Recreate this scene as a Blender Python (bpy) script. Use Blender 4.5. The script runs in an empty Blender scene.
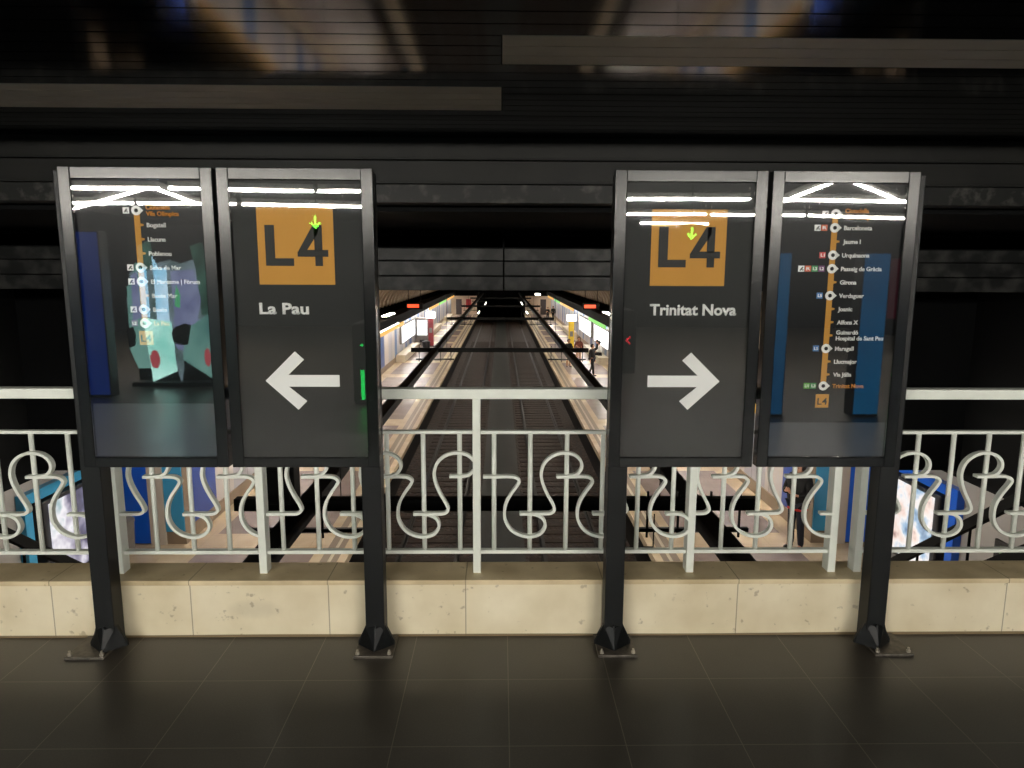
import bpy, bmesh, math, random
from mathutils import Vector, Matrix
random.seed(7)
PI = math.pi
S = bpy.context.scene
COL = S.collection
ZP = -4.4            # platform floor level (bridge floor is z = 0)

# ------------------------------------------------------------------ materials
def lin(c):
    return tuple(((v / 255.0) / 12.92 if v / 255.0 <= 0.04045 else ((v / 255.0 + 0.055) / 1.055) ** 2.4) for v in c) + (1.0,)

def new_mat(name):
    m = bpy.data.materials.new(name); m.use_nodes = True
    nt = m.node_tree
    return m, nt, nt.nodes['Principled BSDF']

def mat(name, col, rough=0.5, metal=0.0, spec=0.5, noise=0.0, nscale=8.0, bump=0.0, rgb=False, rnoise=0.0):
    """plain surface with a little procedural mottling of its own colour"""
    m, nt, b = new_mat(name)
    c = col if rgb else lin(col)
    if len(c) == 3: c = tuple(c) + (1,)
    b.inputs['Base Color'].default_value = c
    b.inputs['Roughness'].default_value = rough
    b.inputs['Metallic'].default_value = metal
    b.inputs['Specular IOR Level'].default_value = spec
    if noise or bump or rnoise:
        tc = nt.nodes.new('ShaderNodeTexCoord'); n = nt.nodes.new('ShaderNodeTexNoise')
        n.inputs['Scale'].default_value = nscale; n.inputs['Detail'].default_value = 6
        nt.links.new(tc.outputs['Object'], n.inputs['Vector'])
        if noise:
            r = nt.nodes.new('ShaderNodeValToRGB')
            r.color_ramp.elements[0].position = 0.3; r.color_ramp.elements[1].position = 0.72
            r.color_ramp.elements[0].color = tuple(max(0, v * (1 - noise)) for v in c[:3]) + (1,)
            r.color_ramp.elements[1].color = tuple(min(1, v * (1 + noise * .6)) for v in c[:3]) + (1,)
            nt.links.new(n.outputs['Fac'], r.inputs['Fac']); nt.links.new(r.outputs['Color'], b.inputs['Base Color'])
        if rnoise:
            mr = nt.nodes.new('ShaderNodeMapRange')
            mr.inputs['To Min'].default_value = max(0.02, rough - rnoise); mr.inputs['To Max'].default_value = rough + rnoise
            nt.links.new(n.outputs['Fac'], mr.inputs['Value']); nt.links.new(mr.outputs['Result'], b.inputs['Roughness'])
        if bump:
            bp = nt.nodes.new('ShaderNodeBump'); bp.inputs['Strength'].default_value = bump; bp.inputs['Distance'].default_value = .01
            nt.links.new(n.outputs['Fac'], bp.inputs['Height']); nt.links.new(bp.outputs['Normal'], b.inputs['Normal'])
    return m

def emit(name, col, strength):
    m, nt, b = new_mat(name)
    b.inputs['Base Color'].default_value = (.1, .1, .1, 1)
    b.inputs['Emission Color'].default_value = lin(col)
    b.inputs['Emission Strength'].default_value = strength
    return m

def math_node(nt, op, a, b=None):
    n = nt.nodes.new('ShaderNodeMath'); n.operation = op
    for i, v in enumerate((a, b)):
        if v is None: continue
        if isinstance(v, (int, float)): n.inputs[i].default_value = v
        else: nt.links.new(v, n.inputs[i])
    return n.outputs[0]

def axis(nt, k):
    g = nt.nodes.new('ShaderNodeNewGeometry'); s = nt.nodes.new('ShaderNodeSeparateXYZ')
    nt.links.new(g.outputs['Position'], s.inputs[0]); return s.outputs[k]

def joint(nt, src, start, pitch, width):
    """1 inside a joint of the given width that repeats with the pitch"""
    d = math_node(nt, 'DIVIDE', math_node(nt, 'SUBTRACT', src, start), pitch)
    fr = math_node(nt, 'SUBTRACT', d, math_node(nt, 'ROUND', d))
    return math_node(nt, 'LESS_THAN', math_node(nt, 'ABSOLUTE', fr), width / pitch / 2)

def band(nt, src, a, b):
    return math_node(nt, 'MULTIPLY', math_node(nt, 'GREATER_THAN', src, a), math_node(nt, 'LESS_THAN', src, b))

def mixc(nt, fac, a, b):
    n = nt.nodes.new('ShaderNodeMix'); n.data_type = 'RGBA'
    nt.links.new(fac, n.inputs[0])
    for sock, v in ((n.inputs[6], a), (n.inputs[7], b)):
        if isinstance(v, tuple): sock.default_value = v
        else: nt.links.new(v, sock)
    return n.outputs[2]

def noise_col(nt, scale, c0, c1, p0=.35, p1=.7, detail=6, vec=None):
    n = nt.nodes.new('ShaderNodeTexNoise'); n.inputs['Scale'].default_value = scale; n.inputs['Detail'].default_value = detail
    g = nt.nodes.new('ShaderNodeNewGeometry')
    if vec:
        mp = nt.nodes.new('ShaderNodeMapping'); mp.inputs['Scale'].default_value = vec
        nt.links.new(g.outputs['Position'], mp.inputs['Vector']); nt.links.new(mp.outputs['Vector'], n.inputs['Vector'])
    else: nt.links.new(g.outputs['Position'], n.inputs['Vector'])
    r = nt.nodes.new('ShaderNodeValToRGB'); e = r.color_ramp.elements
    e[0].position = p0; e[1].position = p1; e[0].color = c0; e[1].color = c1
    nt.links.new(n.outputs['Fac'], r.inputs['Fac'])
    return r.outputs['Color'], n.outputs['Fac']

def floor_mat():
    m, nt, b = new_mat('polished_dark_tile')
    col, f = noise_col(nt, 3.0, lin((56, 52, 46)), lin((68, 63, 56)))
    fine, _ = noise_col(nt, 160, lin((52, 49, 44)), lin((80, 75, 67)), .4, .65)
    col = mixc(nt, math_node(nt, 'MULTIPLY', f, .5), col, fine)
    j = math_node(nt, 'MAXIMUM', joint(nt, axis(nt, 0), .03, .4, .0035), joint(nt, axis(nt, 1), 2.197, .4, .0035))
    sc = nt.nodes.new('ShaderNodeTexNoise'); sc.inputs['Scale'].default_value = 2.2
    j = math_node(nt, 'MULTIPLY', j, sc.outputs['Fac'])
    nt.links.new(mixc(nt, j, col, lin((124, 117, 105))), b.inputs['Base Color'])
    mr = nt.nodes.new('ShaderNodeMapRange'); mr.inputs['To Min'].default_value = .26; mr.inputs['To Max'].default_value = .34
    nt.links.new(f, mr.inputs['Value']); nt.links.new(mr.outputs['Result'], b.inputs['Roughness'])
    b.inputs['Specular IOR Level'].default_value = .5
    return m

def kerb_mat(top=False):
    m, nt, b = new_mat('cream_stone_top' if top else 'cream_stone')
    a, c = ((182, 162, 124), (232, 214, 176)) if top else ((214, 200, 168), (236, 225, 198))
    col, f = noise_col(nt, 4.0, lin(a), lin(c), .3, .72)
    spots, _ = noise_col(nt, 26, (1, 1, 1, 1), (0, 0, 0, 1), .28, .34)
    mul = nt.nodes.new('ShaderNodeRGBToBW'); nt.links.new(spots, mul.inputs[0])
    col = mixc(nt, math_node(nt, 'MULTIPLY', mul.outputs[0], .45), col, lin((120, 100, 70)))
    # grime scuffed along the foot of the kerb and one grey stain
    if not top:
        n = nt.nodes.new('ShaderNodeTexNoise'); n.inputs['Scale'].default_value = 9
        g = math_node(nt, 'LESS_THAN', axis(nt, 2), math_node(nt, 'MULTIPLY', n.outputs['Fac'], .022))
        col = mixc(nt, g, col, lin((126, 108, 80)))
        dx = math_node(nt, 'DIVIDE', math_node(nt, 'ADD', axis(nt, 0), 1.08), .16)
        dz = math_node(nt, 'DIVIDE', math_node(nt, 'SUBTRACT', axis(nt, 2), .13), .06)
        d = math_node(nt, 'ADD', math_node(nt, 'MULTIPLY', dx, dx), math_node(nt, 'MULTIPLY', dz, dz))
        s = math_node(nt, 'MULTIPLY', math_node(nt, 'MAXIMUM', math_node(nt, 'SUBTRACT', 1.0, math_node(nt, 'ADD', d, math_node(nt, 'MULTIPLY', f, .6))), 0.0), .3)
        col = mixc(nt, s, col, lin((140, 128, 104)))
    j = joint(nt, axis(nt, 0), -.154, .6, .005)
    col = mixc(nt, math_node(nt, 'MULTIPLY', j, .6), col, lin((110, 95, 70)))
    nt.links.new(col, b.inputs['Base Color'])
    b.inputs['Roughness'].default_value = .45
    return m

def platform_mat():
    m, nt, b = new_mat('platform_terrazzo')
    ax = math_node(nt, 'ABSOLUTE', axis(nt, 0)); y = axis(nt, 1)
    cream, f = noise_col(nt, 1.5, lin((196, 176, 148)), lin((214, 196, 168)))
    grey, _ = noise_col(nt, 1.3, lin((136, 122, 118)), lin((152, 138, 134)))
    # grey fields, 5.2 m long, with cream crossings 1.2 m wide between them
    d = math_node(nt, 'DIVIDE', math_node(nt, 'SUBTRACT', y, 15.1), 6.4)
    fr = math_node(nt, 'ABSOLUTE', math_node(nt, 'SUBTRACT', d, math_node(nt, 'ROUND', d)))
    fld = math_node(nt, 'MULTIPLY', math_node(nt, 'GREATER_THAN', fr, .094), band(nt, ax, 4.0, 6.5))
    col = mixc(nt, fld, cream, grey)
    col = mixc(nt, band(nt, ax, 3.42, 3.78), col, lin((150, 138, 124)))
    col = mixc(nt, band(nt, ax, 3.55, 3.62), col, lin((205, 192, 170)))
    j = math_node(nt, 'MAXIMUM', joint(nt, axis(nt, 0), 0, .6, .01), joint(nt, y, 0, .6, .01))
    col = mixc(nt, math_node(nt, 'MULTIPLY', j, .25), col, lin((110, 98, 88)))
    nt.links.new(col, b.inputs['Base Color'])
    b.inputs['Roughness'].default_value = .27; b.inputs['Specular IOR Level'].default_value = .35
    return m

def cladding_mat():
    """platform walls: upright enamel panels, white, blues and lavender grey in turn along the platform"""
    m, nt, b = new_mat('platform_wall_panels')
    y = axis(nt, 1)
    r = nt.nodes.new('ShaderNodeValToRGB'); r.color_ramp.interpolation = 'CONSTANT'
    seq = [(0, (52, 92, 160)), (.1, (206, 200, 196)), (.22, (180, 180, 190)), (.34, (206, 200, 196)), (.42, (70, 120, 180)), (.5, (196, 192, 196)), (.62, (170, 172, 188)), (.72, (206, 202, 200)), (.82, (60, 104, 170)), (.88, (196, 194, 200))]
    e = r.color_ramp.elements
    for i, (p, c) in enumerate(seq):
        el = e[i] if i < 2 else e.new(p)
        el.position = p; el.color = lin(c)
    d = math_node(nt, 'DIVIDE', math_node(nt, 'SUBTRACT', y, 15.2), 13.0)
    nt.links.new(math_node(nt, 'FRACT', d), r.inputs['Fac'])
    j = joint(nt, y, 15.2, 1.3, .02)
    nt.links.new(mixc(nt, j, r.outputs['Color'], lin((90, 90, 96))), b.inputs['Base Color'])
    b.inputs['Roughness'].default_value = .3
    return m

def ballast_mat():
    m, nt, b = new_mat('brown_ballast')
    col, f = noise_col(nt, 9, lin((20, 12, 8)), lin((64, 43, 29)), .4, .8, 8, (1, .6, 1))
    nt.links.new(col, b.inputs['Base Color']); b.inputs['Roughness'].default_value = .6; b.inputs['Specular IOR Level'].default_value = .15
    bp = nt.nodes.new('ShaderNodeBump'); bp.inputs['Distance'].default_value = .08; bp.inputs['Strength'].default_value = .8
    nt.links.new(f, bp.inputs['Height']); nt.links.new(bp.outputs['Normal'], b.inputs['Normal'])
    return m

def scuffed_black(name, base, worn, scale, p0, p1, rough):
    m, nt, b = new_mat(name)
    col, f = noise_col(nt, scale, lin(base), lin(worn), p0, p1, 9)
    b.inputs['Specular IOR Level'].default_value = .2
    nt.links.new(col, b.inputs['Base Color']); b.inputs['Roughness'].default_value = rough
    return m

def glass_mat():
    m = bpy.data.materials.new('sign_glass'); m.use_nodes = True; nt = m.node_tree
    for n in list(nt.nodes): nt.nodes.remove(n)
    o = nt.nodes.new('ShaderNodeOutputMaterial'); mx = nt.nodes.new('ShaderNodeMixShader')
    t = nt.nodes.new('ShaderNodeBsdfTransparent'); g = nt.nodes.new('ShaderNodeBsdfGlossy'); fr = nt.nodes.new('ShaderNodeFresnel')
    g.inputs['Roughness'].default_value = .015; g.inputs['Color'].default_value = (1, 1, 1, 1); fr.inputs['IOR'].default_value = 1.58
    t.inputs['Color'].default_value = (.98, .98, .98, 1)
    nt.links.new(fr.outputs[0], mx.inputs[0]); nt.links.new(t.outputs[0], mx.inputs[1]); nt.links.new(g.outputs[0], mx.inputs[2])
    nt.links.new(mx.outputs[0], o.inputs[0])
    return m

def poster_mat(name, stops, strength, scale, seed):
    """printed backlit film: soft blots of several inks"""
    m, nt, b = new_mat(name)
    n = nt.nodes.new('ShaderNodeTexNoise'); n.inputs['Scale'].default_value = scale; n.inputs['Detail'].default_value = 3
    n.noise_dimensions = '4D'; n.inputs['W'].default_value = seed
    tc = nt.nodes.new('ShaderNodeTexCoord'); nt.links.new(tc.outputs['Object'], n.inputs['Vector'])
    r = nt.nodes.new('ShaderNodeValToRGB'); e = r.color_ramp.elements
    for i, (p, c) in enumerate(stops):
        el = e[i] if i < 2 else e.new(p)
        el.position = p; el.color = lin(c)
    nt.links.new(n.outputs['Fac'], r.inputs['Fac'])
    b.inputs['Base Color'].default_value = (.05, .05, .05, 1); b.inputs['Roughness'].default_value = .15
    nt.links.new(r.outputs['Color'], b.inputs['Emission Color']); b.inputs['Emission Strength'].default_value = strength
    return m

M = {}
M['floor'] = floor_mat(); M['kerb'] = kerb_mat(); M['kerb_top'] = kerb_mat(True); M['platform'] = platform_mat()
M['clad'] = cladding_mat(); M['ballast'] = ballast_mat(); M['glass'] = glass_mat()
M['sign_metal'] = mat('charcoal_powder_coat', (14, 16, 17), .42, noise=.15, nscale=30, spec=0.25)
M['frame_metal'] = mat('charcoal_satin_frame', (14, 16, 17), .19, noise=.12, nscale=40, spec=0.22)
M['panel_grey'] = mat('dark_grey_panel', (44, 46, 45), .4, noise=.12, nscale=5, spec=0.08)
M['panel_black'] = mat('black_panel', (14, 17, 19), .3, noise=.15, nscale=6, spec=0.08)
M['plate_grey'] = mat('slate_plate', (64, 68, 72), .35, noise=.12, nscale=6, spec=0.08)
M['ochre'] = mat('ochre_vinyl', (206, 150, 66), .4, noise=.05, nscale=5, spec=0.08)
M['ink'] = mat('dark_grey_vinyl', (52, 53, 52), .4, noise=.05, spec=0.08)
M['letter_white'] = mat('white_vinyl', (250, 252, 250), .4, noise=.03)
M['letter_orange'] = mat('orange_vinyl', (214, 140, 50), .4, noise=.03)
M['ic_red'] = mat('red_vinyl', (200, 50, 50), .4, noise=.03); M['ic_green'] = mat('green_vinyl', (50, 150, 80), .4, noise=.03)
M['ic_purple'] = mat('purple_vinyl', (110, 50, 110), .4, noise=.03); M['ic_blue'] = mat('blue_vinyl', (50, 120, 190), .4, noise=.03)
M['ic_orange'] = mat('orange_red_vinyl', (214, 96, 50), .4, noise=.03); M['ic_lime'] = mat('lime_vinyl', (90, 180, 60), .4, noise=.03)
M['plate_steel'] = mat('worn_steel', (92, 86, 78), .45, .4, noise=.5, nscale=40)
M['bolt'] = mat('bolt_steel', (190, 182, 168), .3, .6, noise=.2, nscale=60)
M['rail'] = mat('white_enamel_paint', (226, 230, 221), .38, noise=.06, nscale=14)
M['slat'] = mat('black_gloss_slat', (12, 14, 15), .09, noise=.2, nscale=3, rnoise=.03, spec=0.22)
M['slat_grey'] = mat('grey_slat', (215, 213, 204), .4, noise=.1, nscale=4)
M['black'] = mat('matt_black', (12, 13, 14), .7, noise=.2, nscale=2, spec=0.08)
M['girder'] = scuffed_black('girder_paint', (16, 17, 16), (26, 26, 23), 3, .35, .75, .5)
M['girder_worn'] = scuffed_black('worn_girder_paint', (22, 23, 22), (80, 79, 75), 11, .52, .8, .45)
M['board'] = scuffed_black('scuffed_board', (26, 27, 27), (74, 74, 72), 4, .45, .85, .4)
M['hall_dark'] = mat('hall_dark_panel', (24, 25, 26), .6, noise=.2, nscale=1, spec=0.08)
M['concrete'] = mat('grey_concrete', (84, 84, 80), .6, noise=.2, nscale=2)
M['edge'] = mat('platform_edge_side', (26, 23, 21), .8, noise=.3, nscale=2, spec=0.08)
M['drain'] = mat('drain_concrete', (27, 30, 28), .45, noise=.3, nscale=1.5, spec=0.15)
M['rail_steel'] = mat('rail_steel', (18, 16, 15), .45, .3, noise=.3, nscale=6, spec=0.08)
M['sleeper'] = mat('oily_sleeper', (38, 27, 19), .6, noise=.3, nscale=5, spec=0.08)
M['gantry'] = mat('black_gantry_paint', (20, 21, 20), .6, noise=.3, nscale=4, spec=0.08)
M['hood'] = mat('black_hood', (4, 4, 4), .7, noise=.2, nscale=2, spec=.04)
M['vault'] = mat('brown_vault', (34, 28, 23), .6, noise=.25, nscale=1.2)
M['rib'] = mat('vault_rib', (184, 160, 134), .6, noise=.25, nscale=1.2)
M['skirt'] = mat('stone_skirting', (142, 124, 104), .4, noise=.15, nscale=2)
M['beige'] = mat('beige_panel', (200, 190, 178), .4, noise=.06, nscale=2)
M['teal'] = mat('teal_panel', (58, 156, 204), .3, noise=.05, nscale=2)
M['blue'] = mat('blue_panel', (24, 98, 222), .3, noise=.06, nscale=2)
M['wallgrey'] = mat('grey_wall_panel', (158, 155, 152), .4, noise=.06, nscale=1)
M['bench'] = mat('bench_stone', (206, 194, 172), .35, noise=.08, nscale=3)
M['red'] = mat('red_enamel', (160, 34, 38), .35, noise=.08, nscale=4)
M['maroon'] = mat('maroon_enamel', (128, 42, 48), .35, noise=.08, nscale=4)
M['yellow'] = mat('yellow_enamel', (226, 190, 50), .35, noise=.06, nscale=4)
M['bin'] = mat('bin_grey', (120, 116, 112), .45, .2, noise=.15, nscale=6)
M['dark_door'] = mat('dark_door_paint', (62, 50, 52), .4, noise=.1, nscale=2)
M['dark_metal'] = mat('dark_metal', (34, 34, 36), .4, .3, noise=.2, nscale=6)
M['tube'] = emit('lamp_tube_glow', (255, 249, 238), 430)
M['pl_tube'] = emit('platform_tube_glow', (255, 244, 228), 108)
M['sig_white'] = emit('white_lamp_glow', (255, 250, 235), 9)
M['uplight'] = emit('uplight_glow', (255, 240, 215), 90)
M['fas_yellow'] = emit('yellow_light_band', (246, 180, 44), .9)
M['fas_green'] = emit('green_light_band', (110, 220, 70), .9)
M['billboard'] = emit('white_backlit_film', (250, 252, 255), 2.6)
M['orange_led'] = emit('orange_led', (255, 70, 20), 1.6)
M['green_led'] = emit('green_led', (120, 255, 70), 22)
M['red_led'] = emit('red_led', (255, 40, 60), 10)
M['green_strip'] = emit('green_status_light', (10, 200, 80), 9)
M['exit_green'] = emit('green_exit_film', (90, 140, 60), .5)
M['sig_green'] = emit('green_signal', (40, 230, 160), 2.2)
M['ad_cool'] = poster_mat('poster_cool', [(.3, (24, 26, 36)), (.42, (104, 100, 130)), (.52, (190, 186, 204)), (.6, (252, 250, 255)), (.72, (90, 160, 168))], .9, 1.5, 3)
M['ad_warm'] = poster_mat('poster_warm', [(.3, (60, 90, 140)), (.42, (170, 200, 226)), (.5, (255, 250, 248)), (.6, (250, 226, 214)), (.7, (140, 80, 80))], .95, 2.0, 8)
M['col_blue_deep'] = poster_mat('poster_deep_blue', [(.2, (10, 40, 130)), (.8, (24, 74, 176))], 1.5, 1.0, 1)
M['col_blue_sea'] = poster_mat('poster_sea_blue', [(.2, (14, 80, 130)), (.8, (26, 124, 176))], 2.0, 1.0, 2)
M['col_wine'] = poster_mat('poster_wine', [(.2, (80, 20, 40)), (.8, (110, 30, 50))], 1.1, 1.5, 2)
M['kiosk_teal'] = poster_mat('kiosk_teal_print', [(.3, (120, 190, 176)), (.7, (190, 236, 224))], 9.0, 2.0, 4)
M['kiosk_grey'] = poster_mat('kiosk_grey_print', [(.3, (60, 90, 84)), (.5, (110, 130, 134)), (.7, (140, 160, 176))], 4.6, 3.0, 5)
M['kiosk_red'] = emit('kiosk_red_print', (200, 90, 96), 4)
M['kiosk_dim_teal'] = poster_mat('kiosk_dim_teal_print', [(.3, (80, 130, 124)), (.7, (130, 180, 168))], 5.0, 2.0, 6)
M['kiosk_lilac'] = poster_mat('kiosk_lilac_print', [(.3, (110, 116, 160)), (.7, (150, 160, 196))], 4.5, 3.0, 7)
M['kiosk_sky'] = poster_mat('kiosk_sky_print', [(.3, (130, 190, 220)), (.7, (200, 224, 240))], 8.0, 3.0, 9)
M['kiosk_dark_green'] = poster_mat('kiosk_dark_green_print', [(.3, (40, 80, 64)), (.7, (90, 150, 130))], 2.4, 3.0, 11)
M['kiosk_green'] = emit('kiosk_green_print', (90, 190, 130), 4.5)
M['cloth_black'] = mat('black_cloth', (9, 9, 11), .8, noise=.3, nscale=12)
M['cloth_navy'] = mat('navy_denim', (12, 17, 34), .8, noise=.3, nscale=14)
M['cloth_brown'] = mat('brown_cloth', (110, 60, 48), .8, noise=.2, nscale=12)
M['cloth_white'] = mat('white_cloth', (220, 214, 206), .8, noise=.1, nscale=12)
M['cloth_red'] = mat('red_cloth', (190, 44, 30), .7, noise=.2, nscale=12)
M['cloth_tan'] = mat('tan_cloth', (190, 150, 124), .8, noise=.15, nscale=12)
M['skin'] = mat('skin_tone', (196, 146, 120), .5, noise=.06, nscale=10)
M['hair'] = mat('dark_hair', (34, 24, 20), .6, noise=.3, nscale=30)
M['shoe'] = mat('dark_shoe', (22, 20, 20), .5, noise=.2, nscale=12)

# ------------------------------------------------------------------ mesh helpers
class MB:
    def __init__(self): self.bm = bmesh.new()
    def hexa(self, pts):
        v = [self.bm.verts.new(p) for p in pts]
        for f in ((0, 3, 2, 1), (4, 5, 6, 7), (0, 1, 5, 4), (1, 2, 6, 5), (2, 3, 7, 6), (3, 0, 4, 7)):
            self.bm.faces.new([v[i] for i in f])
        return self
    def box(self, x0, x1, y0, y1, z0, z1):
        x0, x1 = sorted((x0, x1)); y0, y1 = sorted((y0, y1)); z0, z1 = sorted((z0, z1))
        return self.hexa([(x0, y0, z0), (x1, y0, z0), (x1, y1, z0), (x0, y1, z0), (x0, y0, z1), (x1, y0, z1), (x1, y1, z1), (x0, y1, z1)])
    def bar(self, a, b, w, h, up=(0, 0, 1)):
        """box beam from a to b, w wide sideways, h tall along up"""
        a, b = Vector(a), Vector(b); d = (b - a).normalized(); up = Vector(up)
        s = d.cross(up)
        if s.length < 1e-4: up = Vector((0, 1, 0)); s = d.cross(up)
        s.normalize(); u = s.cross(d).normalized()
        P = []
        for q in (a, b):
            P.append([q - s * w / 2 - u * h / 2, q + s * w / 2 - u * h / 2, q + s * w / 2 + u * h / 2, q - s * w / 2 + u * h / 2])
        v = [self.bm.verts.new(p) for p in P[0] + P[1]]
        for f in ((0, 1, 2, 3), (7, 6, 5, 4), (0, 4, 5, 1), (1, 5, 6, 2), (2, 6, 7, 3), (3, 7, 4, 0)):
            self.bm.faces.new([v[i] for i in f])
        return self
    def rod(self, a, b, r, r2=None, n=12):
        a, b = Vector(a), Vector(b); r2 = r if r2 is None else r2
        d = (b - a); L = d.length
        rot = d.to_track_quat('Z', 'Y').to_matrix().to_4x4()
        bmesh.ops.create_cone(self.bm, cap_ends=True, segments=n, radius1=r, radius2=r2, depth=L, matrix=Matrix.Translation((a + b) / 2) @ rot)
        return self
    def ball(self, c, r, sx=1, sy=1, sz=1, n=12):
        bmesh.ops.create_uvsphere(self.bm, u_segments=n, v_segments=n // 2 + 2, radius=r, matrix=Matrix.Translation(c) @ Matrix.Diagonal((sx, sy, sz, 1)))
        return self
    def prism(self, pts, y0, y1):
        """outline given in (x, z), given real thickness from y0 to y1"""
        a = [self.bm.verts.new((x, y0, z)) for x, z in pts]; b = [self.bm.verts.new((x, y1, z)) for x, z in pts]
        n = len(pts)
        self.bm.faces.new(a); self.bm.faces.new(list(reversed(b)))
        for i in range(n): self.bm.faces.new([a[i], b[i], b[(i + 1) % n], a[(i + 1) % n]])
        return self
    def ring(self, x, z, r0, r1, y0, y1, n=20):
        for i in range(n):
            t0, t1 = 2 * PI * i / n, 2 * PI * (i + 1) / n
            self.prism([(x + r * math.cos(t), z + r * math.sin(t)) for r, t in ((r0, t0), (r1, t0), (r1, t1), (r0, t1))], y0, y1)
        return self
    def disc(self, x, z, r, y0, y1, n=18):
        return self.prism([(x + r * math.cos(2 * PI * i / n), z + r * math.sin(2 * PI * i / n)) for i in range(n)], y0, y1)
    def ribbon(self, pts, t, y0, y1):
        """flat bar bent along pts in (x, z): t thick in the plane, y0..y1 deep"""
        n = len(pts); rows = []
        for i in range(n):
            p = Vector(pts[i]); a = Vector(pts[max(0, i - 1)]); b = Vector(pts[min(n - 1, i + 1)])
            d = (b - a).normalized(); nn = Vector((-d.y, d.x)) * t / 2
            q, r = p + nn, p - nn
            rows.append([self.bm.verts.new(c) for c in ((q.x, y0, q.y), (r.x, y0, r.y), (r.x, y1, r.y), (q.x, y1, q.y))])
        for a, b in zip(rows, rows[1:]):
            for k in range(4): self.bm.faces.new([a[k], a[(k + 1) % 4], b[(k + 1) % 4], b[k]])
        self.bm.faces.new(rows[0]); self.bm.faces.new(list(reversed(rows[-1])))
        return self
    def build(self, name, m, parent=None, bevel=0.0, smooth=False):
        me = bpy.data.meshes.new(name)
        bmesh.ops.recalc_face_normals(self.bm, faces=self.bm.faces[:])
        self.bm.to_mesh(me); self.bm.free()
        me.materials.append(m)
        if smooth:
            for p in me.polygons: p.use_smooth = True
        o = bpy.data.objects.new(name, me); COL.objects.link(o)
        if parent is not None:
            o.parent = parent; o.location = -parent_origin(parent)
        if bevel:
            b = o.modifiers.new('bevel', 'BEVEL'); b.width = bevel; b.segments = 2; b.limit_method = 'ANGLE'
        return o

ORIG = {}
def parent_origin(p):
    """where the local frame of p sits in the world (things built unrotated in world coordinates)"""
    return ORIG.get(p.name, Vector((0, 0, 0)))

def tag(o, label=None, cat=None, group=None, kind=None):
    if label: o['label'] = label
    if cat: o['category'] = cat
    if group: o['group'] = group
    if kind: o['kind'] = kind
    return o

def thing(name, loc, label, cat, group=None):
    o = bpy.data.objects.new(name, None); COL.objects.link(o)
    o.location = loc; o.empty_display_size = .1
    ORIG[o.name] = Vector(loc)
    return tag(o, label, cat, group)

def struct(name, mb, m, bevel=0.0):
    o = mb.build(name, m, None, bevel); o['kind'] = 'structure'; return o

def copy_thing(o, delta, label, group=None):
    c = o.copy(); COL.objects.link(c); c.location = o.location + Vector(delta); c['label'] = label
    if group: c['group'] = group
    for k in o.children:
        kk = k.copy(); COL.objects.link(kk); kk.parent = c
        for g in k.children:
            gg = g.copy(); COL.objects.link(gg); gg.parent = kk
    return c

def join_text(name, items, m, parent, y):
    """items: (string, left x, baseline z, width or None, cap height, weight); one lettering mesh in the plane y"""
    bm = bmesh.new()
    for s, x, z, width, cap, wgt in items:
        cu = bpy.data.curves.new('t', 'FONT'); cu.body = s; cu.size = 1.0; cu.offset = wgt; cu.extrude = 0.0; cu.resolution_u = 3
        ob = bpy.data.objects.new('t', cu); COL.objects.link(ob)
        dg = bpy.context.evaluated_depsgraph_get()
        me = bpy.data.meshes.new_from_object(ob.evaluated_get(dg))
        xs = [v.co.x for v in me.vertices]; x0, x1 = min(xs), max(xs)
        sz = cap / .72; sx = width / (x1 - x0) if width else sz
        t = bmesh.new(); t.from_mesh(me)
        for v in t.verts: v.co = Vector((x + (v.co.x - x0) * sx, y, z + v.co.y * sz))
        geo = bmesh.ops.extrude_face_region(t, geom=t.faces[:])
        for g in geo['geom']:
            if isinstance(g, bmesh.types.BMVert): g.co.y += .0012
        tm = bpy.data.meshes.new('x'); t.to_mesh(tm); t.free(); bm.from_mesh(tm)
        bpy.data.meshes.remove(tm); bpy.data.objects.remove(ob); bpy.data.curves.remove(cu); bpy.data.meshes.remove(me)
    mb = MB(); mb.bm.free(); mb.bm = bm
    return mb.build(name, m, parent)

# ------------------------------------------------------------------ camera
def make_camera():
    cd = bpy.data.cameras.new('camera'); cam = bpy.data.objects.new('camera', cd); COL.objects.link(cam)
    cd.sensor_width = 36; cd.lens = 710 / 1024 * 36; cd.clip_end = 400; cd.clip_start = .05
    p, yaw, roll = math.radians(-9.04), math.radians(-.9), math.radians(.22)
    f = Vector((-math.sin(yaw) * math.cos(p), math.cos(yaw) * math.cos(p), math.sin(p)))
    r = Vector((math.cos(yaw), math.sin(yaw), 0)); u = r.cross(f)
    r2 = r * math.cos(roll) + u * math.sin(roll); u2 = u * math.cos(roll) - r * math.sin(roll)
    m = Matrix((r2, u2, -f)).transposed().to_4x4(); m.translation = (0, 0, 1.6)
    cam.matrix_world = m
    S.camera = cam
make_camera()

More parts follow.
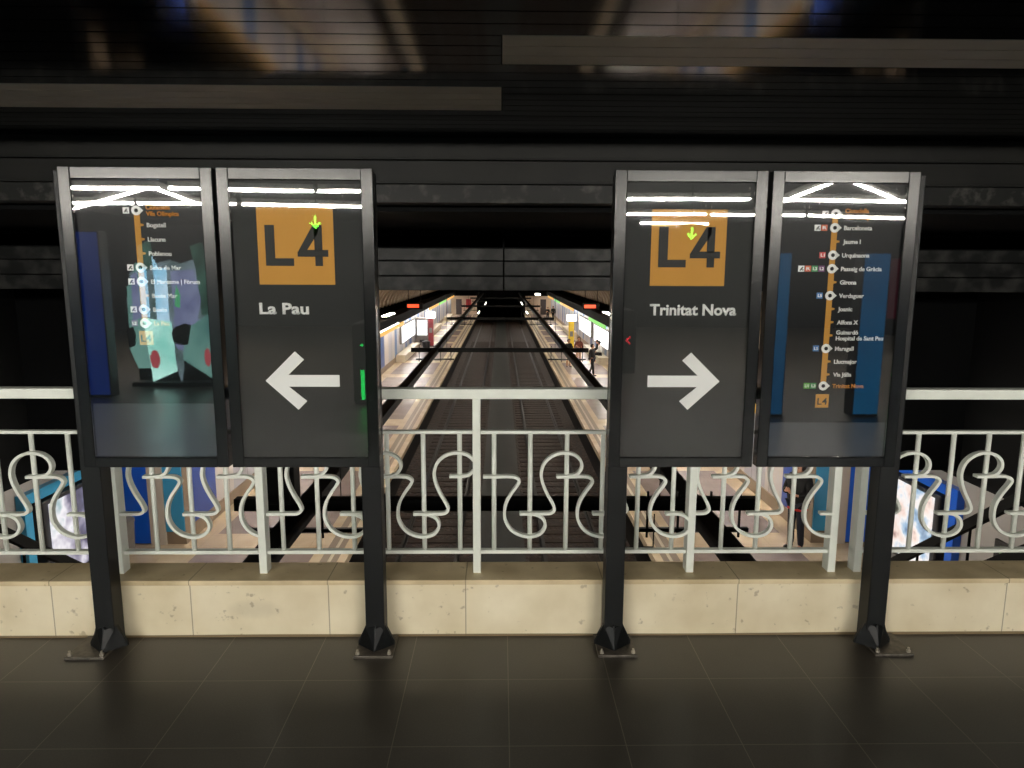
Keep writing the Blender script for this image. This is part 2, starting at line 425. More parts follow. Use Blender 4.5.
# ------------------------------------------------------------------ the bridge hall (setting)
struct('floor', MB().box(-10, 10, -15, 2.94, -.3, 0), M['floor'])
struct('wall_back', MB().box(-10, 10, -15.2, -15, 0, 3.0), M['hall_dark'])
struct('wall_left', MB().box(-10.2, -10, -15, 3.4, 0, 3.0), M['hall_dark'])
struct('wall_right', MB().box(10, 10.2, -15, 3.4, 0, 3.0), M['hall_dark'])
cb = MB().box(-10, 10, -15, 1.2, 3.0, 3.1).box(-10, 10, 1.2, 1.3, 2.7, 3.1).box(-10, 10, 1.3, 6.4, 2.78, 2.9)
struct('ceiling', cb, M['black'])
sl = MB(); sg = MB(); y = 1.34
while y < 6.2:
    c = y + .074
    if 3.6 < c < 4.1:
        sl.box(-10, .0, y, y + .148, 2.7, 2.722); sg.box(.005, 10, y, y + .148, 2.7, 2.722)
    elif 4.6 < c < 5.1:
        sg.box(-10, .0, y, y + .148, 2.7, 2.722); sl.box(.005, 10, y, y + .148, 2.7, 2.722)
    else:
        sl.box(-10, 10, y, y + .148, 2.7, 2.722)
    y += .16
struct('ceiling_slats', sl, M['slat'])
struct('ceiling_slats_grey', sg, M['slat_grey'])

# girder across the ceiling edge, the dark soffit behind it and the boarded downstand further off
g = MB().box(-10, 10, 6.2, 6.5, 2.535, 2.72).box(-10, 10, 6.24, 6.5, 2.345, 2.52).box(-10, 10, 6.18, 6.5, 2.52, 2.536).box(-10, 10, 6.19, 6.5, 2.325, 2.345)
struct('girder_beam', g, M['girder'], .004)
struct('girder_flange_beam', MB().box(-10, 10, 6.21, 6.5, 2.17, 2.322), M['girder_worn'], .004)
struct('soffit_slab', MB().box(-10, 10, 6.5, 12.5, 2.12, 2.3), M['black'])
struct('downstand_beam', MB().box(-10, 10, 9.6, 10.0, 1.36, 2.12), M['black'])
bd = MB()
for z0, z1, yy in ((1.905, 2.06, 9.6), (1.735, 1.893, 9.53), (1.54, 1.722, 9.5), (1.345, 1.527, 9.47)):
    for xa, xb in ((-8.6, .028), (.04, 8.6)):
        bd.box(xa, xb, yy, 9.62, z0, z1)
struct('downstand_boards_beam', bd, M['board'], .006)

# kerb under the railing
struct('kerb', MB().box(-10, 10, 2.937, 3.12, -.3, .245), M['kerb'])
struct('kerb_capstone', MB().box(-10, 10, 2.926, 3.128, .245, .267), M['kerb_top'], .004)
struct('bridge_edge_slab', MB().box(-10, 10, 2.94, 3.12, -.9, -.3), M['concrete'])

# ------------------------------------------------------------------ railings
YR = 3.03
def smooth(pts, n=5):
    out = []
    P = [Vector(p) for p in pts]
    for i in range(len(P) - 1):
        a = P[max(0, i - 1)]; b = P[i]; c = P[i + 1]; d = P[min(len(P) - 1, i + 2)]
        for k in range(n):
            t = k / n
            out.append(tuple(.5 * ((2 * b) + (c - a) * t + (2 * a - 5 * b + 4 * c - d) * t * t + (3 * b - a - 3 * c + d) * t ** 3)))
    out.append(tuple(P[-1]))
    return out
A_PTS = [(415, 382), (460, 382), (505, 381), (532, 384), (546, 396), (540, 412), (518, 442), (500, 475), (493, 508), (497, 543), (519, 576), (553, 595), (592, 600), (626, 588), (642, 562), (634, 535), (608, 520), (580, 517), (550, 517)]
B_PTS = [(550, 517), (600, 517), (640, 517), (664, 515), (677, 503), (671, 482), (650, 445), (634, 408), (628, 372), (639, 335), (667, 309), (705, 298), (745, 304), (770, 325), (774, 352), (757, 374), (730, 381), (705, 382), (683, 382)]
def zc(yc): return .897 - (370 + yc / 3.656 - 434) * .0046
def motif(kind, x0):
    pts = A_PTS if kind == 'A' else B_PTS
    s = pts[0][0]
    return smooth([(x0 + (x - s) * .001208, zc(yy)) for x, yy in pts])
def clip(pts, lo, hi):
    runs, cur = [], []
    for p in pts:
        if lo <= p[0] <= hi: cur.append(p)
        else:
            if len(cur) > 2: runs.append(cur)
            cur = []
    if len(cur) > 2: runs.append(cur)
    return runs

def railing(label, x0, x1, posts, bals, motifs, open_ends):
    t = thing('railing', ((x0 + x1) / 2, YR, .267), label, 'railing', 'white scrollwork railings on the kerb')
    MB().box(x0, x1, YR - .03, YR + .03, 1.056, 1.1).build('top_rail', M['rail'], t, .004)
    MB().box(x0, x1, YR - .014, YR + .014, .899, .913).build('middle_rail', M['rail'], t, .002)
    MB().box(x0, x1, YR - .016, YR + .016, .352, .368).build('bottom_rail', M['rail'], t, .002)
    for x in posts:
        MB().box(x - .017, x + .017, YR - .03, YR + .03, .267, 1.057).build('post', M['rail'], t, .003)
    for x in bals:
        MB().rod((x, YR, .367), (x, YR, .9), .0105, n=12).build('baluster', M['rail'], t, smooth=True)
    edges = sorted(list(posts) + [e for e in (x0, x1) if e in open_ends])
    for k, x in motifs:
        lo = max([e for e in edges if e <= x + .13] or [x0]); hi = min([e for e in edges if e > x + .13] or [x1])
        for run in clip(motif(k, x), lo + .012, hi - .012):
            MB().ribbon(run, .0125, YR - (.032 if k == 'A' else .027), YR - (.005 if k == 'A' else 0)).build('scroll', M['rail'], t)
    return t
s16 = .161
railing('white scrollwork railing between the two sign stands, overlooking the tracks', -1.704, 1.504,
        (-1.687, -1.054, -.106, .847, 1.487),
        [-1.527, -1.364, -1.206, -.968, -.81, -.652, -.499, -.34, -.181, -.03, .129, .29, .449, .608, .766, .99, 1.146, 1.303],
        [('B', -1.716), ('A', -1.555), ('B', -1.395), ('A', -1.235)] + [('BABAB'[i], -1.03 + s16 * i) for i in range(5)] +
        [('ABABA'[i], -.078 + s16 * i) for i in range(5)] + [('B', .77), ('A', .93), ('B', 1.095), ('A', 1.255)], ())
railing('white scrollwork railing running away to the left from the La Pau sign stand', -4.6, -1.772, (-1.789, -2.9, -3.85),
        [-1.877 - .157 * i for i in range(17)],
        [('AB'[i % 2], -2.057 - s16 * i) for i in range(15)], (-4.6,))
railing('white scrollwork railing running away to the right from the Trinitat Nova sign stand', 1.587, 4.6, (1.604, 2.7, 3.65),
        [1.844 + .157 * i for i in range(17)],
        [('BA'[i % 2], 1.62 + s16 * i) for i in range(17)], (4.6,))

# ------------------------------------------------------------------ the two sign stands
YF = 2.775          # front of the cabinets
def post_with_foot(t, x, skew):
    p = MB().box(x - .04, x + .04, 2.825, 2.905, .012, 1.975).build('post', M['sign_metal'], t, .004)
    MB().box(x - .082 + skew, x + .082 + skew, 2.752, 2.93, .0, .012).build('base_plate', M['plate_steel'], p, .002)
    gs = MB()
    gs.hexa([(x - .004, 2.79, .012), (x + .004, 2.79, .012), (x + .004, 2.83, .012), (x - .004, 2.83, .012), (x - .004, 2.815, .11), (x + .004, 2.815, .11), (x + .004, 2.83, .11), (x - .004, 2.83, .11)])
    for sgn in (-1, 1):
        gs.prism([(x + sgn * .036, .012), (x + sgn * .078, .012), (x + sgn * .078, .03), (x + sgn * .036, .115)], 2.846, 2.856)
        # folded skirt plates between the gussets
        gs.hexa([(x, 2.785, .012), (x + sgn * .078, 2.85, .012), (x + sgn * .072, 2.862, .012), (x, 2.81, .012),
                 (x, 2.812, .1), (x + sgn * .042, 2.835, .108), (x + sgn * .04, 2.85, .108), (x, 2.83, .1)])
    gs.build('gusset', M['sign_metal'], p)
    for sx in (-.066, .066):
        MB().rod((x + skew + sx, 2.768, .012), (x + skew + sx, 2.768, .022), .009, n=6).rod((x + skew + sx, 2.768, .022), (x + skew + sx, 2.768, .032), .005, n=8).build('bolt', M['bolt'], p)
    return p

def cabinet(t, x0, x1):
    z0, z1, w = .818, 1.981, .045
    c = MB()
    c.box(x0, x0 + w, YF, 2.824, z0, z1).box(x1 - w, x1, YF, 2.824, z0, z1).box(x0 + w, x1 - w, YF, 2.824, z1 - w, z1).box(x0 + w, x1 - w, YF, 2.824, z0, z0 + .041)
    c.box(x0 + w, x1 - w, 2.806, 2.824, z0 + .04, z1 - w)
    return c.build('cabinet_frame', M['frame_metal'], t, .003), (x0 + w, x1 - w, z0 + .041, z1 - w)

def glass(t, box):
    x0, x1, z0, z1 = box
    MB().box(x0 + .001, x1 - .001, 2.779, 2.783, z0 + .001, z1 - .001).build('glass_pane', M['glass'], t)

YB, YD, YT = 2.79, 2.7885, 2.7862     # panel face, printed shapes, lettering
def arrow(left, x0, x1, z, panel):
    w = x1 - x0
    shape = [(0, 0), (.41, .40), (.53, .29), (.31, .08), (1, .08), (1, -.08), (.31, -.08), (.55, -.28), (.43, -.40)]
    pts = [((x0 + u * w) if left else (x1 - u * w), z + v * w) for u, v in shape]
    MB().prism(pts, YT, YD + .001).build('arrow', M['letter_white'], panel)

def line_badge(x0, z0, s, panel):
    MB().box(x0, x0 + s, YD, YD + .0012, z0, z0 + s).build('line_badge', M['ochre'], panel)
    def P(u, v): return (x0 + u * s, z0 + v * s)
    L = MB()
    L.prism([P(.10, .245), P(.47, .245), P(.47, .345), P(.225, .345), P(.225, .775), P(.10, .775)], YT, YT + .0012)
    L.prism([P(.75, .245), P(.85, .245), P(.85, .375), P(.75, .375)], YT, YT + .0012)
    L.prism([P(.52, .365), P(.925, .365), P(.925, .455), P(.635, .455), P(.52, .43)], YT, YT + .0011)
    L.prism([P(.52, .42), P(.64, .44), P(.80, .68), P(.80, .775), P(.73, .775)], YT, YT + .001)
    L.prism([P(.745, .44), P(.85, .44), P(.85, .775), P(.745, .775)], YT, YT + .0009)
    L.build('line_number', M['ink'], panel)

def direction_panel(t, box, name, tx, tw, bx, ax0, ax1, left):
    x0, x1, z0, z1 = box
    p = MB().box(x0, x1, YB, 2.806, z0, z1).build('display_panel', M['panel_grey'], t)
    line_badge(bx, 1.545, .291, p)
    join_text('lettering', [(name, tx, 1.432, tw, .043, .032)], M['letter_white'], p, YT)
    arrow(left, ax0, ax1, 1.168, p)
    glass(t, box)

def route_panel(t, box, xl, rows, zt, zb, badge_z, cuts):
    """rows: (z, kind, [names], [icons], orange?)"""
    x0, x1, z0, z1 = box
    p = MB().box(x0, x1, YB, 2.806, z0, z1).build('route_panel', M['panel_black'], t)
    MB().box(x0 + .004, x1 - .004, YD, YD + .0012, z0 + .004, cuts).build('lower_plate', M['plate_grey'], p)
    ln = MB().box(xl - .011, xl + .011, YD, YD + .0012, zb, zt)
    txt, otx = [], []; icons = {}
    for z, kind, names, ics, orange in rows:
        if kind == 'o':
            MB().disc(xl, z, .0185, YT, YT + .0012).prism([(xl + .013, z - .012), (xl + .027, z), (xl + .013, z + .012)], YT, YT + .0012).build('stop_ring', M['letter_white'], p)
            MB().disc(xl, z, .0075, YT - .0008, YT).build('stop_dot', M['panel_black'], p)
        else:
            ln.prism([(xl + .009, z - .006), (xl + .023, z - .003), (xl + .023, z + .003), (xl + .009, z + .006)], YD, YD + .0012)
        for k, nm in enumerate(names):
            zz = z - .0085 if len(names) == 1 else z + .004 - k * .0235
            (otx if orange else txt).append((nm, xl + .036, zz, None, .0165, .03))
        for k, (mk, s) in enumerate(ics):
            xr = xl - .027 - .0265 * k
            icons.setdefault(mk, []).append((xr - .0245, z - .0115, s))
    ln.build('route_line', M['ochre'], p)
    join_text('lettering', txt, M['letter_white'], p, YT)
    join_text('terminus_lettering', otx, M['letter_orange'], p, YT)
    itx = []
    for mk, L in icons.items():
        for x, z, s in L:
            MB().box(x, x + .0235, YD, YD + .0012, z, z + .023).build('line_icon', M[mk], p)
            if s: itx.append((s, x + .004, z + .006, .016, .0115, .03))
    sym = MB()
    for x, z, s in icons.get('letter_white', []):
        sym.prism([(x + .004, z + .004), (x + .010, z + .004), (x + .020, z + .018), (x + .014, z + .018)], YT, YT + .0012).box(x + .015, x + .020, YT, YT + .0012, z + .004, z + .009)
    sym.build('icon_symbol', M['ink'], p)
    if itx: join_text('icon_lettering', itx, M['letter_white'], p, YT)
    b = MB().box(xl - .026, xl + .027, YD, YD + .0012, badge_z, badge_z + .055).build('line_badge', M['ochre'], p)
    join_text('badge_lettering', [('L4', xl - .019, badge_z + .013, .039, .028, .01)], M['ink'], p, YT)
    glass(t, box)

tl = thing('sign_stand', (-1.08, 2.85, 0), 'black two-panel sign stand reading La Pau with an arrow pointing left', 'sign', 'direction sign stands before the railing')
post_with_foot(tl, -1.672, -.055); post_with_foot(tl, -.533, .0)
cf, box = cabinet(tl, -1.664, -1.09)
Zr = lambda k: 1.822 - .0535 * k
route_panel(tl, box, -1.386, [
    (1.822, 'o', ['Ciutadella', 'Vila Olímpica'], [('letter_white', '')], True), (Zr(1), 't', ['Bogatell'], [], False), (Zr(2), 't', ['Llacuna'], [], False),
    (Zr(3), 't', ['Poblenou'], [], False), (Zr(4), 'o', ['Selva de Mar'], [('letter_white', '')], False), (Zr(5), 'o', ['El Maresme | Fòrum'], [('letter_white', '')], False),
    (Zr(6), 't', ['Besòs Mar'], [], False), (Zr(7), 'o', ['Besòs'], [('letter_white', '')], False), (Zr(8), 'o', ['La Pau'], [('ic_purple', 'L2')], True)],
    1.822, Zr(8), Zr(8) - .085, 1.075)
cf, box = cabinet(tl, -1.075, -.487)
direction_panel(tl, box, 'La Pau', -.94, .192, -.934, -.93, -.639, True)

tr = thing('sign_stand', (1.02, 2.85, 0), 'black two-panel sign stand reading Trinitat Nova with an arrow pointing right', 'sign', 'direction sign stands before the railing')
post_with_foot(tr, .482, .01); post_with_foot(tr, 1.612, .05)
cf, box = cabinet(tr, .434, 1.018)
direction_panel(tr, box, 'Trinitat Nova', .583, .341, .58, .584, .872, False)
cf, box = cabinet(tr, 1.036, 1.602)
Zr = lambda k: 1.822 - .0521 * k
R1 = [(1.822, 'o', ['Ciutadella', 'Vila Olímpica'], [('letter_white', '')], True), (Zr(1), 'o', ['Barceloneta'], [('ic_orange', 'R'), ('letter_white', '')], False),
      (Zr(2), 't', ['Jaume I'], [], False), (Zr(3), 'o', ['Urquinaona'], [('ic_red', 'L1')], False),
      (Zr(4), 'o', ['Passeig de Gràcia'], [('ic_purple', 'L2'), ('ic_green', 'L3'), ('ic_orange', 'R'), ('letter_white', '')], False),
      (Zr(5), 't', ['Girona'], [], False), (Zr(6), 'o', ['Verdaguer'], [('ic_blue', 'L5')], False), (Zr(7), 't', ['Joanic'], [], False), (Zr(8), 't', ['Alfons X'], [], False),
      (Zr(9), 't', ['Guinardó', 'Hospital de Sant Pau'], [], False), (Zr(10), 'o', ['Maragall'], [('ic_blue', 'L5')], False), (Zr(11), 't', ['Llucmajor'], [], False),
      (Zr(12), 't', ['Via Júlia'], [], False), (Zr(13) + .006, 'o', ['Trinitat Nova'], [('ic_green', 'L3'), ('ic_lime', 'L11')], True)]
route_panel(tr, box, 1.29, R1, 1.822, Zr(13), Zr(13) - .083, 1.0)

# ------------------------------------------------------------------ the platforms (setting)
for sgn, nm in ((-1, 'platform_floor'), (1, 'platform_floor')):
    struct(nm, MB().box(sgn * 3.25, sgn * 8.6, 3.2, 104, ZP - .16, ZP), M['platform'])
    struct('platform_edge_wall', MB().box(sgn * 3.4, sgn * 8.6, 3.2, 104, -5.75, ZP - .16), M['edge'])
struct('track_bed_floor', MB().box(-3.4, 3.4, 3.2, 130, -5.75, -5.538), M['ballast'])
struct('drain_floor', MB().box(-.62, .62, 3.2, 130, -5.62, -5.5), M['drain'])
for sgn in (-1, 1):
    struct('platform_wall', MB().box(sgn * 7.0, sgn * 7.3, 15.2, 100, ZP, ZP + 2.6), M['clad'])
    struct('skirting_trim', MB().box(sgn * 6.96, sgn * 7.02, 15.2, 100, ZP, ZP + .32), M['skirt'])
    struct('recess_wall', MB().box(sgn * 8.35, sgn * 8.6, 3.3, 15.4, ZP, ZP + 2.3), M['wallgrey'])
    struct('upper_wall', MB().box(sgn * 8.35, sgn * 8.9, 3.4, 15.4, ZP + 2.3, 2.7).box(sgn * 8.6, sgn * 8.9, 15.4, 100, ZP + 2.6, ZP + 3.4), M['black'])
    struct('return_wall', MB().box(sgn * 6.95, sgn * 8.6, 15.08, 15.4, ZP, ZP + 2.6), M['skirt'])
    struct('return_panel_wall', MB().box(sgn * 6.96, sgn * 7.36, 15.04, 15.08, ZP + .3, ZP + 2.6), M['teal'])
    struct('return_panel_wall', MB().box(sgn * 7.37, sgn * 7.7, 15.02, 15.08, ZP, ZP + 2.6), M['beige'])
    struct('return_panel_wall', MB().box(sgn * 7.71, sgn * 8.35, 15.03, 15.08, ZP + .04, ZP + 2.6), M['blue'])
    struct('side_panel_wall', MB().box(sgn * 6.98, sgn * 7.0, 15.3, 16.9, ZP + .32, ZP + 2.6), mat('navy_panel', (44, 76, 160), .3, noise=.05, nscale=2))
for sgn in (-1, 1):
    struct('bulkhead_wall', MB().box(sgn * 6.95, sgn * 9.2, 12.4, 12.7, ZP + 2.45, 2.12).box(sgn * 6.95, sgn * 9.0, 12.7, 15.4, ZP + 2.6, ZP + 2.75), M['black'])
# far end wall with the tunnel mouth and a door each side
ew = MB()
for sgn in (-1, 1):
    ew.box(sgn * 3.4, sgn * 9, 100, 100.4, ZP - .2, ZP + 2.55)
struct('wall_far', ew, mat('far_end_wall', (206, 184, 160), .5, noise=.08, nscale=1))
struct('wall_far_upper', MB().box(-12, 12, 100, 100.4, ZP + 2.55, 3), M['hood'])
struct('wall_tunnel', MB().box(-4, 4, 129, 130, -5.7, 3), M['black'])
for i, sgn in enumerate((-1, 1)):
    d = MB().box(sgn * 5.5, sgn * 6.3, 99.94, 100.0, ZP, ZP + 2.1).build('door_%d' % (i + 1), M['dark_door']); d['kind'] = 'structure'
    MB().box(sgn * 5.56, sgn * 5.62, 99.9, 99.94, ZP + .95, ZP + 1.1).build('door_handle', M['bolt'], d)
# ribbed vault over the platforms, dark over the tracks
def arc(R, n=24):
    return [(R * 8.9 * math.cos(t), ZP + 3.35 + R * 3.6 * math.sin(t)) for t in [PI * i / n for i in range(n + 1)]]
def shell(mb, r0, r1, y0, y1):
    a, b = arc(r0), arc(r1)
    for i in range(len(a) - 1):
        mb.prism([a[i], b[i], b[i + 1], a[i + 1]], y0, y1)
v = MB(); shell(v, 1.0, 1.03, 12.5, 101)
struct('vault_ceiling', v, M['vault'])
rb = MB(); yy = 14.0
while yy < 100:
    shell(rb, .955, 1.0, yy, yy + .6); yy += 1.7
struct('vault_rib_ceiling', rb, M['rib'])

# ------------------------------------------------------------------ tracks
for sgn, lab in ((-1, 'railway track in the dark trench beside the La Pau side platform'), (1, 'railway track in the dark trench beside the Trinitat Nova side platform')):
    t = thing('railway_track', (sgn * 1.82, 14, -5.6), lab, 'railway track', 'railway tracks between the platforms')
    for x in (1.1, 2.55):
        MB().box(sgn * x - .035, sgn * x + .035, 5, 128, -5.42, -5.385).box(sgn * x - .012, sgn * x + .012, 5, 128, -5.5, -5.42).box(sgn * x - .07, sgn * x + .07, 5, 128, -5.52, -5.5).build('rail', M['rail_steel'], t)
    first = None
    for k in range(96):
        if first is None:
            first = MB().box(sgn * 1.82 - 1.1, sgn * 1.82 + 1.1, 13, 13.24, -5.6, -5.52).build('sleeper', M['sleeper'], t, .01)
        else:
            c = first.copy(); COL.objects.link(c); c.parent = t; c.location = first.location + Vector((0, .62 * k, 0))

# ------------------------------------------------------------------ gantry hung over the tracks
gt = thing('lighting_gantry', (0, 9, ZP + 3), 'black lighting gantry of long beams and crossbars hung above both tracks', 'gantry')
for sgn in (-1, 1):
    b = MB().box(sgn * 2.38, sgn * 2.62, 5.5, 99, ZP + 2.9, ZP + 3.08).build('long_beam', M['gantry'], gt, .005)
    for k in range(12):
        y0 = 9.6 + 7.4 * k
        MB().rod((sgn * 2.5, y0, ZP + 2.87), (sgn * 2.5, y0 + 5.6, ZP + 2.87), .022, n=8).build('lamp_tube', M['pl_tube'], b)
for k, Y in enumerate((8.8, 26.8, 44.8, 60.8, 78.8)):
    c = MB().box(-3.4, 3.32, Y - .07, Y + .07, ZP + 2.96, ZP + 3.12).build('crossbar', M['gantry'], gt, .008)
    for sgn in (-1, 1):
        h = MB().box(sgn * 1.78, sgn * 3.22, Y - .03, Y + .03, ZP + 2.66, ZP + 2.71)
        for x in (1.9, 2.3, 2.72, 3.1):
            h.box(sgn * x - .012, sgn * x + .012, Y - .015, Y + .015, ZP + 2.58, ZP + 3.2)
        h.build('hanger_bar', M['gantry'], c)
        MB().rod((sgn * 2.05, Y, ZP + 3.1), (sgn * 2.05, Y, (ZP + 6.4) if Y > 12.5 else 1.0), .007, n=8).build('hanging_rod', M['gantry'], c)
bx = MB().box(-2.95, -2.55, 8.5, 8.76, ZP + 3.125, ZP + 3.62).box(-2.9, -2.6, 8.45, 8.51, ZP + 3.17, ZP + 3.57).build('loudspeaker', M['gantry'], None, .015)
tag(bx, 'black box loudspeaker sitting on the gantry end nearest the La Pau sign', 'loudspeaker')
wf = MB()
for a, b in (((1.72, ZP + 2.96), (1.72, ZP + 2.52)), ((1.95, ZP + 2.96), (1.95, ZP + 2.52)), ((1.72, ZP + 2.52), (1.95, ZP + 2.52))):
    wf.bar((a[0], 8.62, a[1]), (b[0], 8.62, b[1]), .014, .014)
wf.build('wire_frame', M['gantry'], gt)

# small white lamps on brackets further along the tracks
lamp0 = None
for i, (x, Y, nm) in enumerate(((-1.68, 52, 'nearer white lamp above the track on the La Pau side'), (-1.5, 66, 'farther white lamp above the track on the La Pau side'),
                               (1.95, 52, 'nearer white lamp above the track on the Trinitat Nova side'), (2.0, 66, 'farther white lamp above the track on the Trinitat Nova side'))):
    t = thing('track_lamp', (x, Y, ZP + 2.8), nm, 'lamp', 'white lamps over the tracks')
    MB().box(x - .08, x + .08, Y, Y + 3.4 + 2.2 * (i % 2), ZP + 2.84, ZP + 2.9).build('housing', M['gantry'], t)
    MB().box(x - .03, x + .03, Y + .05, Y + 3.3 + 2.2 * (i % 2), ZP + 2.905, ZP + 2.93).build('diffuser', M['sig_white'], t)
    MB().rod((x, Y + 1.6, ZP + 2.93), (x, Y + 1.6, ZP + 6.4), .015, n=8).build('hanging_rod', M['gantry'], t)

# ------------------------------------------------------------------ canopies along the platform walls
for sgn, lab in ((-1, 'long black canopy with a lit yellow band along the La Pau side platform'), (1, 'long black canopy with a green and yellow lit band along the Trinitat Nova side platform')):
    t = thing('canopy', (sgn * 6.6, 15.5, ZP + 2.6), lab, 'canopy', 'canopies along the platform walls')
    MB().box(sgn * 6.3, sgn * 7.2, 15.4, 99, ZP + 3.18, ZP + 3.3).box(sgn * 6.3, sgn * 6.36, 15.4, 99, ZP + 2.78, ZP + 3.2).box(sgn * 6.94, sgn * 7.0, 15.4, 99, ZP + 2.6, ZP + 3.2).build('hood', M['hood'], t)
    segs = ((16, 24, 1), (25, 34, 1), (36.5, 46, 1), (63, 72, 1), (73, 82, 0), (84, 96, 1)) if sgn < 0 else ((16, 24, 1), (25, 34, 1), (43, 51, 0), (62, 76, 1), (77, 84, 0), (86, 96, 1))
    for y0, y1, ye in segs:
        MB().box(sgn * 6.28, sgn * 6.36, y0, y1, ZP + 2.55, ZP + 2.78).build('yellow_band' if ye else 'green_band', M['fas_yellow' if ye else 'fas_green'], t)
    if sgn < 0: MB().box(-6.35, -6.3, 34, 44, ZP + 2.78, ZP + 2.86).build('white_light_strip', M['sig_white'], t)
    tb = MB()
    for k in range(26):
        tb.box(sgn * 6.5, sgn * 6.54, 16 + 3.2 * k, 18.8 + 3.2 * k, ZP + 2.86, ZP + 2.9)
    tag(tb.build('lamp_tube', M['pl_tube'], t), kind='stuff')

# white lamps lying on the canopies, lighting the vault ribs
for sgn, Y, lab in ((-1, 42, 'white uplight on the canopy above the yellow band near the La Pau sign'), (1, 44, 'white uplight on the canopy above the green band near the Trinitat Nova sign')):
    t = thing('canopy_uplight', (sgn * 6.6, Y, ZP + 3.3), lab, 'lamp', 'uplights on the canopies')
    MB().box(sgn * 6.45, sgn * 6.8, Y - 1.6, Y + 1.6, ZP + 3.3, ZP + 3.42).build('housing', M['gantry'], t)
    MB().box(sgn * 6.48, sgn * 6.77, Y - 1.5, Y + 1.5, ZP + 3.42, ZP + 3.45).build('diffuser', M['uplight'], t)
# added fill lamps, hidden behind the sign panels, brightening the recess and return walls
for sgn, lab in ((-1, 'added fill lamp under the bridge over the foot of the La Pau side stairs'), (1, 'added fill lamp under the bridge over the foot of the Trinitat Nova side stairs')):
    t = thing('deck_fill_lamp', (sgn * 5.4, 12, ZP + 3.2), lab, 'lamp', 'added fill lamps under the bridge')
    MB().box(sgn * 5.33, sgn * 5.47, 11.1, 13.5, ZP + 3.28, ZP + 3.34).build('housing', M['gantry'], t)
    MB().rod((sgn * 5.4, 11.2, ZP + 3.25), (sgn * 5.4, 13.4, ZP + 3.25), .025, n=8).build('lamp_tube', M['pl_tube'], t)
    MB().rod((sgn * 5.4, 11.6, ZP + 3.34), (sgn * 5.4, 11.6, 2.12), .012, n=8).rod((sgn * 5.4, 12.4, ZP + 3.34), (sgn * 5.4, 12.4, 2.12), .012, n=8).build('hanging_rod', M['gantry'], t)
# hanging train displays glowing orange
for x, Y, lab in ((-5.7, 47, 'orange lit train display hung over the La Pau side platform'), (5.95, 47, 'orange lit train display hung over the Trinitat Nova side platform')):
    t = thing('train_display', (x, Y, ZP + 3.6), lab, 'display', 'orange train displays')
    MB().box(x - .55, x + .55, Y, Y + .25, ZP + 3.5, ZP + 3.92).build('display_case', M['gantry'], t, .01)
    MB().box(x - .46, x + .3, Y - .012, Y, ZP + 3.6, ZP + 3.82).build('display_screen', M['orange_led'], t)
    MB().rod((x - .4, Y + .12, ZP + 3.92), (x - .4, Y + .12, ZP + 5.6), .02, n=8).rod((x + .4, Y + .12, ZP + 3.92), (x + .4, Y + .12, ZP + 5.6), .02, n=8).build('hanging_rod', M['gantry'], t)

# ------------------------------------------------------------------ platform furniture
def bench(x_in, sgn, y0, y1, lab):
    t = thing('stone_bench', (sgn * 6.7, y0, ZP), lab, 'bench', 'pale stone benches along the platform walls')
    MB().box(sgn * x_in, sgn * 6.95, y0, y1, ZP + .38, ZP + .48).build('seat', M['bench'], t, .01)
    MB().box(sgn * (x_in + .08), sgn * 6.95, y0 + .06, y1 - .06, ZP, ZP + .38).build('plinth', M['bench'], t)
bench(6.3, -1, 46.8, 55, 'pale stone bench by the La Pau side wall under the nearest white billboard')
bench(6.3, -1, 66, 76, 'pale stone bench by the La Pau side wall beyond the maroon pillar')
bench(6.3, -1, 86, 93, 'farthest pale stone bench by the La Pau side wall near the far end door')
bench(6.3, 1, 45.5, 54, 'pale stone bench the person in white sits on')
bench(6.3, 1, 65, 73, 'pale stone bench by the Trinitat Nova side wall beyond the yellow pillar')

def billboard(sgn, y0, y1, lab):
    t = thing('billboard', (sgn * 6.95, y0, ZP + 1.0), lab, 'billboard', 'white backlit billboards on the platform walls')
    MB().box(sgn * 6.84, sgn * 6.99, y0, y1, ZP + .96, ZP + 2.24).build('frame', M['bin'], t, .01)
    MB().box(sgn * 6.82, sgn * 6.845, y0 + .1, y1 - .1, ZP + 1.04, ZP + 2.16).build('lit_face', M['billboard'], t)
billboard(-1, 49, 56.5, 'white glowing billboard on the La Pau side wall above a bench')
billboard(1, 45, 52, 'nearer white glowing billboard on the Trinitat Nova side wall')
billboard(1, 54, 62, 'farther white glowing billboard on the Trinitat Nova side wall, next to the yellow pillar')

